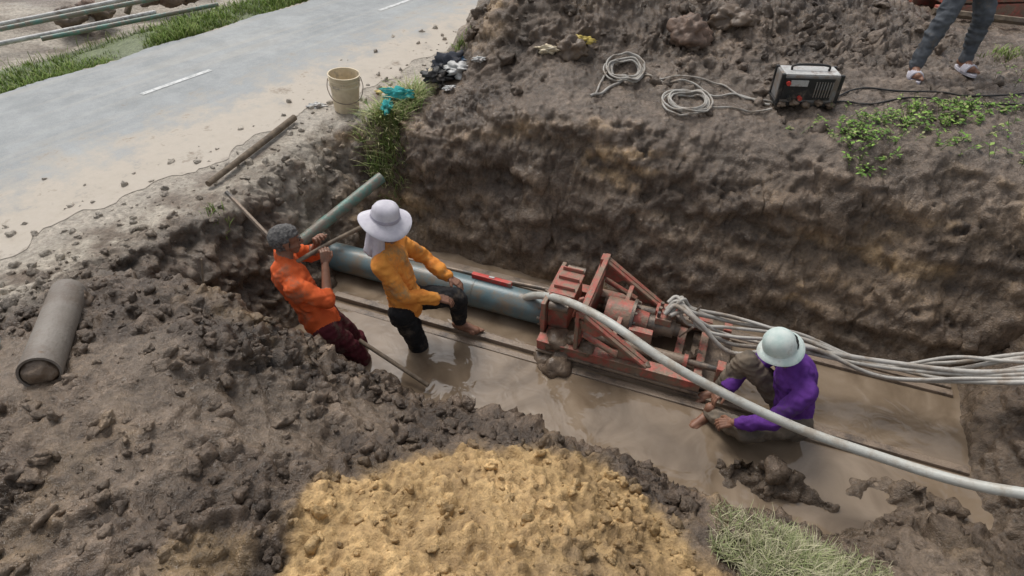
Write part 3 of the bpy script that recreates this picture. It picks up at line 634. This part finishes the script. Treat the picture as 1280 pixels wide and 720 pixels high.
# ------------------------------------------------------------ people
def rc(p0,p1,r0,r1,ax=None,fl=1.,lab='skin'): return (Vector(p0),Vector(p1),r0,r1,Vector(ax).normalized() if ax is not None else None,fl,lab)
def part_mesh(bm,pt,seg=16):
    p0,p1,r0,r1,ax,fl,_=pt; d=p1-p0; Ln=d.length
    t=d.normalized() if Ln>1e-5 else Vector((0,0,1))
    a=t.orthogonal().normalized(); b_=t.cross(a); rings=[]
    for k in range(1,6): th=math.pi/2*k/5; rings.append((p0-t*r0*math.cos(th),r0*math.sin(th)))
    for k in range(0,5): th=math.pi/2*k/5; rings.append((p1+t*r1*math.sin(th),r1*math.cos(th)))
    def fx(v,c):
        if ax is None: return v
        return v-ax*((v-c).dot(ax))*(1-fl)
    vs=[]
    for c,r in rings: 
        row=[]
        for k in range(seg):
            th=2*math.pi*k/seg; v=c+(a*math.cos(th)+b_*math.sin(th))*r; row.append(bm.verts.new(fx(v,c)))
        vs.append(row)
    v0=bm.verts.new(p0-t*r0); v1=bm.verts.new(p1+t*r1)
    for i in range(len(vs)-1):
        for k in range(seg): bm.faces.new((vs[i][k],vs[i][(k+1)%seg],vs[i+1][(k+1)%seg],vs[i+1][k]))
    for k in range(seg):
        bm.faces.new((v0,vs[0][(k+1)%seg],vs[0][k])); bm.faces.new((v1,vs[-1][k],vs[-1][(k+1)%seg]))
def fuse(name,parts,voxel,mats,labs,parent,smooth_it=4,wr=.006,post=None):
    bm=bmesh.new()
    for p in parts: part_mesh(bm,p)
    bmesh.ops.recalc_face_normals(bm,faces=bm.faces)
    me=bpy.data.meshes.new('tmp'); bm.to_mesh(me); bm.free(); o=bpy.data.objects.new('tmp',me); scene.collection.objects.link(o)
    r=o.modifiers.new('r','REMESH'); r.mode='VOXEL'; r.voxel_size=voxel; r.adaptivity=0
    sm=o.modifiers.new('s','SMOOTH'); sm.factor=.5; sm.iterations=smooth_it
    dg=bpy.context.evaluated_depsgraph_get(); me2=bpy.data.meshes.new_from_object(o.evaluated_get(dg)); bpy.data.objects.remove(o)
    n=len(me2.vertices); V=np.zeros(n*3,dtype=np.float32); me2.vertices.foreach_get('co',V); V=V.reshape(-1,3).astype(float)
    NV=np.zeros(n*3,dtype=np.float32); me2.vertices.foreach_get('normal',NV); NV=NV.reshape(-1,3)
    best=np.full(n,1e9); lab=np.zeros(n,dtype=int)
    for p0,p1,r0,r1,ax,fl,lb in parts:
        a=np.array(p0);d=np.array(p1)-a;L2=max(d@d,1e-9); t=np.clip(((V-a)@d)/L2,0,1); o_=V-(a+t[:,None]*d)
        if ax is not None:
            x_=np.array(ax); k=o_@x_; o_=o_+np.outer(k*(1/fl-1),x_)
        dd=np.sqrt((o_**2).sum(1))-(r0+(r1-r0)*t); m_=dd<best; best=np.where(m_,dd,best); lab=np.where(m_,labs.index(lb),lab)
    cm=np.array([0. if l in('skin','hair','eye') else 1. for l in labs])[lab]
    wrk=wr*(fbm(V*np.array([16,16,9]),3,55)*1.6+ 1.2*(1-2*np.abs(fbm(V*np.array([8,8,20])+fbm(V*5,2,58)[:,None],2,57)))-.5)
    V=V+NV*(cm*(wrk+.006))[:,None]
    if post: V,lab=post(V,NV,lab)
    me2.vertices.foreach_set('co',V.astype(np.float32).ravel())
    pl_=len(me2.polygons); ls_=np.zeros(pl_,dtype=np.int32); me2.polygons.foreach_get('loop_start',ls_); vi=np.zeros(len(me2.loops),dtype=np.int32); me2.loops.foreach_get('vertex_index',vi)
    me2.materials.clear()
    for m_ in mats: me2.materials.append(m_)
    me2.polygons.foreach_set('material_index',lab[vi[ls_]].astype(np.int32)); me2.polygons.foreach_set('use_smooth',np.ones(pl_,dtype=bool)); me2.update()
    me2.name=name; return link(bpy.data.objects.new(name,me2),parent)
def hand(name,wr_,d,pn,side,curl,parent):
    d=Vector(d).normalized(); pn=Vector(pn); pn=(pn-d*pn.dot(d)).normalized(); side=Vector(side); sd=d.cross(pn); sd=sd if sd.dot(side)>0 else -sd
    wr_=Vector(wr_); P_=[rc(wr_-d*.04,wr_+d*.01,.027,.026,pn,.75)]; hs_=.92
    for i,(o,l) in enumerate(((.030,.072),(.010,.080),(-.011,.074),(-.031,.058))):
        kn=wr_+(d*(.092-.004*abs(i-1))+sd*o)*hs_; P_.append(rc(wr_+d*.012+sd*o*.55,kn,.015,.0125))
        p=kn; ang=0
        for f_,r_ in ((.45,.0095),(.30,.0088),(.25,.008)):
            ang+=curl*(.8+.1*i); dr=(d*math.cos(ang)+pn*math.sin(ang)+sd*(.10*(1.5-i)*.5)).normalized(); q_=p+dr*l*f_*hs_; P_.append(rc(p,q_,r_,r_*.93)); p=q_
    tb=wr_+d*.03+sd*.028; t1=(d*.65+sd*.65+pn*.35).normalized(); k1=tb+t1*.038; P_.append(rc(wr_+d*.015+sd*.015,tb,.017,.015)); P_.append(rc(tb,k1,.0135,.0115)); P_.append(rc(k1,k1+(d*.85+sd*.15+pn*.45).normalized()*.03,.011,.009))
    return fuse(name,P_,.0032,[M_skin],['skin'],parent,2,0)
def foot(name,ank,fd,parent,length=.25):
    ank=Vector(ank); fd=Vector(fd); fd.z=0; fd.normalize(); sd=Vector((-fd.y,fd.x,0)); dn=Vector((0,0,-1))
    P_=[rc(ank+Vector((0,0,.06)),ank-Vector((0,0,.02)),.038,.036),rc(ank-fd*.045+dn*.045,ank+dn*.045,.032,.034)]
    P_+=[rc(ank+dn*.02,ank+fd*.14+dn*.055,.036,.028),rc(ank+dn*.05,ank+fd*.13+sd*.02+dn*.058,.034,.024),rc(ank+dn*.05,ank+fd*.12-sd*.022+dn*.06,.03,.022)]
    for i in range(5):
        b0=ank+fd*(.135-.008*i)+sd*(.034-.018*i)+dn*.062; P_.append(rc(b0,b0+fd*(.05-.006*i)+dn*.006,.0145 if i==0 else .011,.012 if i==0 else .009))
    return fuse(name,P_,.004,[M_skin],['skin'],parent,2,0)
def head(name,c,f,up,hairmat,parent):
    c=Vector(c); f=Vector(f).normalized(); up=Vector(up); up=(up-f*up.dot(f)).normalized(); rt=f.cross(up)
    W=lambda a,b_,c_: c+rt*a+f*b_+up*c_
    P_=[rc(W(0,-.022,.035),W(0,.012,.040),.084,.078,rt,.90),rc(W(0,-.01,-.01),W(0,.035,-.01),.070,.060,rt,.95),rc(W(0,.03,-.05),W(0,.055,-.075),.048,.030,rt,1.2),
        rc(W(-.035,.06,-.028),W(-.045,.02,-.03),.020,.022),rc(W(.035,.06,-.028),W(.045,.02,-.03),.020,.022),
        rc(W(0,.086,.012),W(0,.108,-.022),.009,.014),rc(W(-.014,.092,-.024),W(.014,.092,-.024),.010,.010),
        rc(W(-.038,.078,.026),W(.038,.078,.026),.013,.013),rc(W(-.018,.086,-.050),W(.018,.086,-.050),.009,.009),rc(W(-.016,.083,-.060),W(.016,.083,-.060),.009,.009),
        rc(W(0,-.02,-.05),W(0,-.03,-.14),.052,.055)]
    for sg in (-1,1): P_.append(rc(W(sg*.078,-.012,.018),W(sg*.080,-.010,-.018),.020,.014,rt,.4)); P_.append(rc(W(sg*.03,.078,.006),W(sg*.032,.078,.006),.012,.012))
    def post(V,NV,lab):
        o_=V-np.array(c); b_=o_@np.array(f); u_=o_@np.array(up); r_=o_@np.array(rt)
        hm=((u_>.055)|((b_<.01)&(u_>-.035)))&(b_<.075)&~((np.abs(r_)>.070)&(u_<.03)&(b_>-.03))
        hm|=(np.abs(b_-.088)<.02)&(np.abs(u_-.033)<.006)&(np.abs(np.abs(r_)-.03)<.016)
        V=V+NV*(hm*(.010+.008*fbm(V*60,3,5)))[:,None]
        return V,np.where(hm,1,0)
    o=fuse(name,P_,.0042,[M_skin,hairmat],['skin','hair'],parent,2,0,post=post)
    for sg in (-1,1):
        bm=bmesh.new(); bmesh.ops.create_icosphere(bm,subdivisions=2,radius=.0105); e=bm_obj(f'{name}_eye_{sg+1}',bm,M_eye,parent,True); e.location=W(sg*.031,.0835,.008)
    return o,W
def person(name,J,mats,fw,rt,sleeve=.9,pantcut=.95,hands=None,feet=None,hd=None,hair=M_hairb):
    e=empty(name); J={k:Vector(v) for k,v in J.items()}; fw=Vector(fw).normalized(); rt=Vector(rt).normalized()
    pv,ch,nk=J['pelvis'],J['chest'],J['neck']; up=(ch-pv).normalized(); P_=[]
    S='shirt';Pn_='pants'
    P_+=[rc(pv+up*.06,pv.lerp(ch,.55),.135,.138,fw,.76,S),rc(pv.lerp(ch,.5),ch,.140,.150,fw,.74,S),rc(pv+up*.0,pv+up*.08,.146,.14,fw,.82,S)]
    P_+=[rc(J['rsh'],J['lsh'],.066,.066,None,1,S),rc(ch,nk,.10,.062,fw,.8,S),rc(J['rsh']-up*.05+(ch-J['rsh'])*.25,J['lsh']-up*.05+(ch-J['lsh'])*.25,.085,.085,fw,.8,S)]
    P_+=[rc(nk-up*.02,J['head'],.052,.048,None,1,'skin')]
    P_+=[rc(J['rhip'],J['lhip'],.112,.112,fw,.9,Pn_)]
    for a in 'rl':
        sh_,el_,wr_=J[a+'sh'],J[a+'el'],J[a+'wr']; cf=el_.lerp(wr_,sleeve)
        P_+=[rc(sh_,el_,.060,.050,None,1,S),rc(el_,cf,.049,.041,None,1,S),rc(el_.lerp(wr_,.3),wr_,.036,.026,None,1,'skin')]
        hp,kn,an=J[a+'hip'],J[a+'knee'],J[a+'ank']; hm=kn.lerp(an,pantcut)
        P_+=[rc(hp,kn,.092,.066,None,1,Pn_),rc(kn,kn.lerp(hm,.35),.066,.064,None,1,Pn_),rc(kn.lerp(hm,.35),hm,.064,.054,None,1,Pn_),rc(kn,an,.045,.034,None,1,'skin')]
    fuse('body',P_,.0085,[M_skin,mats[0],mats[1]],['skin','shirt','pants'],e,3,.011)
    if hands:
        for a,(d,pn,sd,cu) in hands.items(): hand(f'{a}_hand',J[a+'wr'],d,pn,sd,cu,e)
    if feet:
        for a,d in feet.items(): foot(f'{a}_foot',J[a+'ank'],d,e)
    hc=J['head']; h_=head('head',hc,hd[0],hd[1],hair,e)
    return e,h_[1]
# --- worker in yellow-orange shirt and wide hat
def shf(d,o): return {k:(v[0]+o[0],v[1]+o[1],v[2]+o[2]) for k,v in d.items()}
J=shf(dict(pelvis=(-.80,3.44,-.50),chest=(-.87,3.48,-.11),neck=(-.89,3.50,.03),head=(-.89,3.51,.17),
 rsh=(-.91,3.32,-.05),lsh=(-.86,3.66,-.06),rel=(-.76,3.26,-.29),rwr=(-.54,3.33,-.36),lel=(-.68,3.74,-.29),lwr=(-.48,3.62,-.40),
 rhip=(-.82,3.36,-.53),lhip=(-.78,3.53,-.53),rknee=(-.74,3.39,-.93),rank=(-.80,3.42,-1.35),lknee=(-.41,3.46,-.46),lank=(-.42,3.60,-.83)),(-.01,.08,0))
J['lank']=(-.42,3.63,-.80)
w2,W=person('worker',J,(M_yellow,M_black),(.97,-.1,.1),(-.1,-1,0),sleeve=.92,pantcut=.86,
 hands={'r':((.9,.2,-.4),(0,.1,-1),(.2,1,.2),.35),'l':((.8,-.4,-.3),(0,-.1,-1),(0,-1,.2),.35)},feet={'l':(.9,-.35,0)},hd=((.93,-.25,-.25),(.2,0,1)))
hat=lathe('wide_brim_hat',[(.0,.108),(.04,.110),(.075,.100),(.094,.07),(.102,.02),(.108,.0),(.135,-.010),(.165,-.024),(.188,-.038),(.189,-.043),(.165,-.030),(.135,-.015),(.1,-.006)],M_white,w2,40,.03)
hat.location=W(0,-.005,.065); hat.rotation_euler=(.05,.20,0)
hb_=lathe('hat_band',[(.1045,.002),(.106,.004),(.1035,.03),(.101,.03)],cloth('hat_band_cloth',(.5,.48,.56),None,.1),w2,36); hb_.location=hat.location; hb_.rotation_euler=hat.rotation_euler
V=[];F=[]; nu,nv=30,16
for j in range(nv):
    for i in range(nu):
        a=math.radians(60+235*i/(nu-1)); t=j/(nv-1); r=.096+.045*t+.012*math.sin(a*8+t*2)*t+.006*math.sin(a*17)*t; zdn=.05-.27*t-.02*math.sin(a*3)*t
        V.append(Vector((r*math.cos(a)*1.0,r*math.sin(a),zdn)))
for j in range(nv-1):
    for i in range(nu-1): F.append((j*nu+i,j*nu+i+1,(j+1)*nu+i+1,(j+1)*nu+i))
fl_=geo_obj('neck_flap',V,F,M_white,w2); fl_.location=W(0,-.01,.0); fl_.rotation_euler=(0,.12,-.2); sd_=fl_.modifiers.new('so','SOLIDIFY'); sd_.thickness=.004
# --- worker in orange shirt, grey hair
J=dict(pelvis=(-1.40,3.28,-.46),chest=(-1.57,3.37,-.13),neck=(-1.60,3.42,.0),head=(-1.575,3.46,.12),
 rsh=(-1.50,3.23,-.11),lsh=(-1.65,3.56,-.05),rel=(-1.30,3.23,-.24),rwr=(-1.33,3.44,-.06),lel=(-1.50,3.70,-.17),lwr=(-1.42,3.62,-.01),
 rhip=(-1.35,3.22,-.50),lhip=(-1.42,3.38,-.50),rknee=(-1.20,3.30,-.84),rank=(-1.12,3.36,-1.25),lknee=(-1.25,3.48,-.84),lank=(-1.2,3.52,-1.25))
w1,W=person('worker',J,(M_orange,M_maroon),(.75,.62,.15),(.6,-.8,0),sleeve=.25,pantcut=.97,
 hands={'r':((.05,.5,.8),(-.6,.6,-.4),(.6,.6,.2),.8),'l':((.25,-.3,.9),(.6,-.5,-.4),(.5,.6,.2),.8)},hd=((.85,.5,-.1),(-.1,0,1)),hair=M_hairg)
tube('digging_bar',[(-1.55,3.38,-.03),(-1.34,3.55,.02),(-1.05,3.9,-.0),(-.95,4.05,-.03)],.016,M_wood,None,8)
# --- worker in purple shirt, cap
J=dict(pelvis=(1.95,2.71,-.76),chest=(1.86,2.70,-.41),neck=(1.79,2.71,-.28),head=(1.70,2.71,-.18),
 rsh=(1.83,2.88,-.37),lsh=(1.86,2.53,-.38),rel=(1.64,2.92,-.58),rwr=(1.50,2.82,-.70),lel=(1.68,2.46,-.60),lwr=(1.47,2.54,-.70),
 rhip=(1.94,2.80,-.80),lhip=(1.94,2.61,-.80),rknee=(1.60,2.88,-.46),rank=(1.53,2.96,-.85),lknee=(1.58,2.52,-.78),lank=(1.40,2.76,-.88))
w3,W=person('worker',J,(M_purple,M_greyp),(-.95,0,.15),(0,1,0),sleeve=.8,pantcut=.9,
 hands={'l':((-.8,.3,-.5),(.1,.3,-1),(-.3,1,0),.5),'r':((-.8,-.3,-.4),(0,-.3,-1),(-.3,-1,0),.5)},feet={'r':(-1,-.2,0),'l':(-.8,-.5,0)},hd=((-.85,-.1,-.45),(-.4,0,.9)))
cap=lathe('cap_crown',[(.0,.098),(.04,.094),(.075,.075),(.095,.045),(.103,.0),(.104,-.035),(.098,-.035),(.096,0)],M_cap,w3,36); 
bb=lathe('cap_brim',[(.100,-.022),(.122,-.034),(.142,-.050),(.143,-.054),(.122,-.040),(.100,-.03)],M_cap,w3,36,.03)
for o_ in (cap,bb): o_.location=W(0,-.005,.055); o_.rotation_euler=(0,-.40,.1)
# --- standing man, top right
zl=zmx(3.60,5.40,.05); zr=zmx(4.12,5.55,.05)
J=dict(pelvis=(3.97,5.72,1.40),chest=(3.99,5.72,1.80),neck=(3.99,5.70,1.96),head=(3.99,5.66,2.08),
 rsh=(3.80,5.70,1.88),lsh=(4.18,5.72,1.88),rel=(3.72,5.74,1.58),rwr=(3.74,5.58,1.34),lel=(4.27,5.76,1.58),lwr=(4.26,5.60,1.34),
 rhip=(3.88,5.70,1.36),lhip=(4.06,5.72,1.36),rknee=(3.72,5.52,.98),rank=(3.61,5.46,zl+.10),lknee=(4.13,5.62,.98),lank=(4.13,5.60,zr+.10))
w4,W=person('worker',J,(M_darkc,M_jean),(-.1,-1,0),(-1,.1,0),sleeve=.3,pantcut=.97,
 hands={'r':((.05,-.2,-1),(1,0,0),(0,-1,0),.4),'l':((-.05,-.2,-1),(-1,0,0),(0,-1,0),.4)},feet={'r':(-.25,-1,0),'l':(.05,-1,0)},hd=((-.1,-.9,-.4),(0,-.3,1)))
for a_,(px,py,pz),fd in (('right',J['rank'],(-.25,-1,0)),('left',J['lank'],(.05,-1,0))):
    fd=Vector(fd).normalized(); sd=Vector((-fd.y,fd.x,0)); c0=Vector((px,py,pz))
    bm=bmesh.new(); ring=[]
    for k in range(24):
        t=2*math.pi*k/24; l=.145*math.cos(t); wv_=(.047+.008*math.cos(t))*math.sin(t); ring.append(c0+fd*(.06+l)+sd*wv_+Vector((0,0,-.085)))
    lo=[bm.verts.new(v-Vector((0,0,.022))) for v in ring]; hi=[bm.verts.new(v) for v in ring]; bm.faces.new(lo); bm.faces.new(hi[::-1])
    for k in range(24): bm.faces.new((lo[k],lo[(k+1)%24],hi[(k+1)%24],hi[k]))
    bm_obj(f'{a_}_sandal_sole',bm,M_white,w4,bevel=0)
    for j_,ff in enumerate((.065,.085,.105,.125)):
        pts=[c0+fd*ff+sd*(.050*math.cos(t))+Vector((0,0,-.085+.058*math.sin(t))) for t in np.linspace(0,math.pi,9)]
        tube(f'{a_}_sandal_strap_{j_}',pts,.012,M_white,w4,8)
# ------------------------------------------------------------ light and camera
wd_=bpy.data.worlds.new("World"); scene.world=wd_; wd_.use_nodes=True; nt=wd_.node_tree; bg=nt.nodes['Background']
sky=nt.nodes.new('ShaderNodeTexSky'); sky.sky_type='NISHITA'; sky.sun_disc=False; sky.sun_elevation=math.radians(60); sky.sun_rotation=math.radians(-30); sky.air_density=1.; sky.dust_density=4.; sky.ozone_density=1.
hs=nt.nodes.new('ShaderNodeHueSaturation'); hs.inputs['Saturation'].default_value=.28; nt.links.new(sky.outputs[0],hs.inputs['Color'])
nt.links.new(hs.outputs[0],bg.inputs[0]); bg.inputs[1].default_value=.15
sl=bpy.data.lights.new('sun','SUN'); sl.energy=1.5; sl.angle=math.radians(20); sl.color=(1,.96,.90); so=link(bpy.data.objects.new('sun',sl))
el=math.radians(60); az=math.radians(-30)
dv=Vector((math.sin(az)*math.cos(el),math.cos(az)*math.cos(el),math.sin(el))); so.rotation_euler=dv.to_track_quat('Z','Y').to_euler(); so.location=(0,0,20)
cd=bpy.data.cameras.new('camera'); cam=link(bpy.data.objects.new('camera',cd)); cam.location=(0,0,2.6); cam.rotation_euler=(math.radians(50),0,0)
cd.sensor_width=36; cd.lens=763/1280*36; cd.clip_end=1000; cd.clip_start=.05
scene.camera=cam
scene.view_settings.view_transform='Standard'; scene.view_settings.look='None'; scene.view_settings.exposure=0
print('DONE verts',len(x))
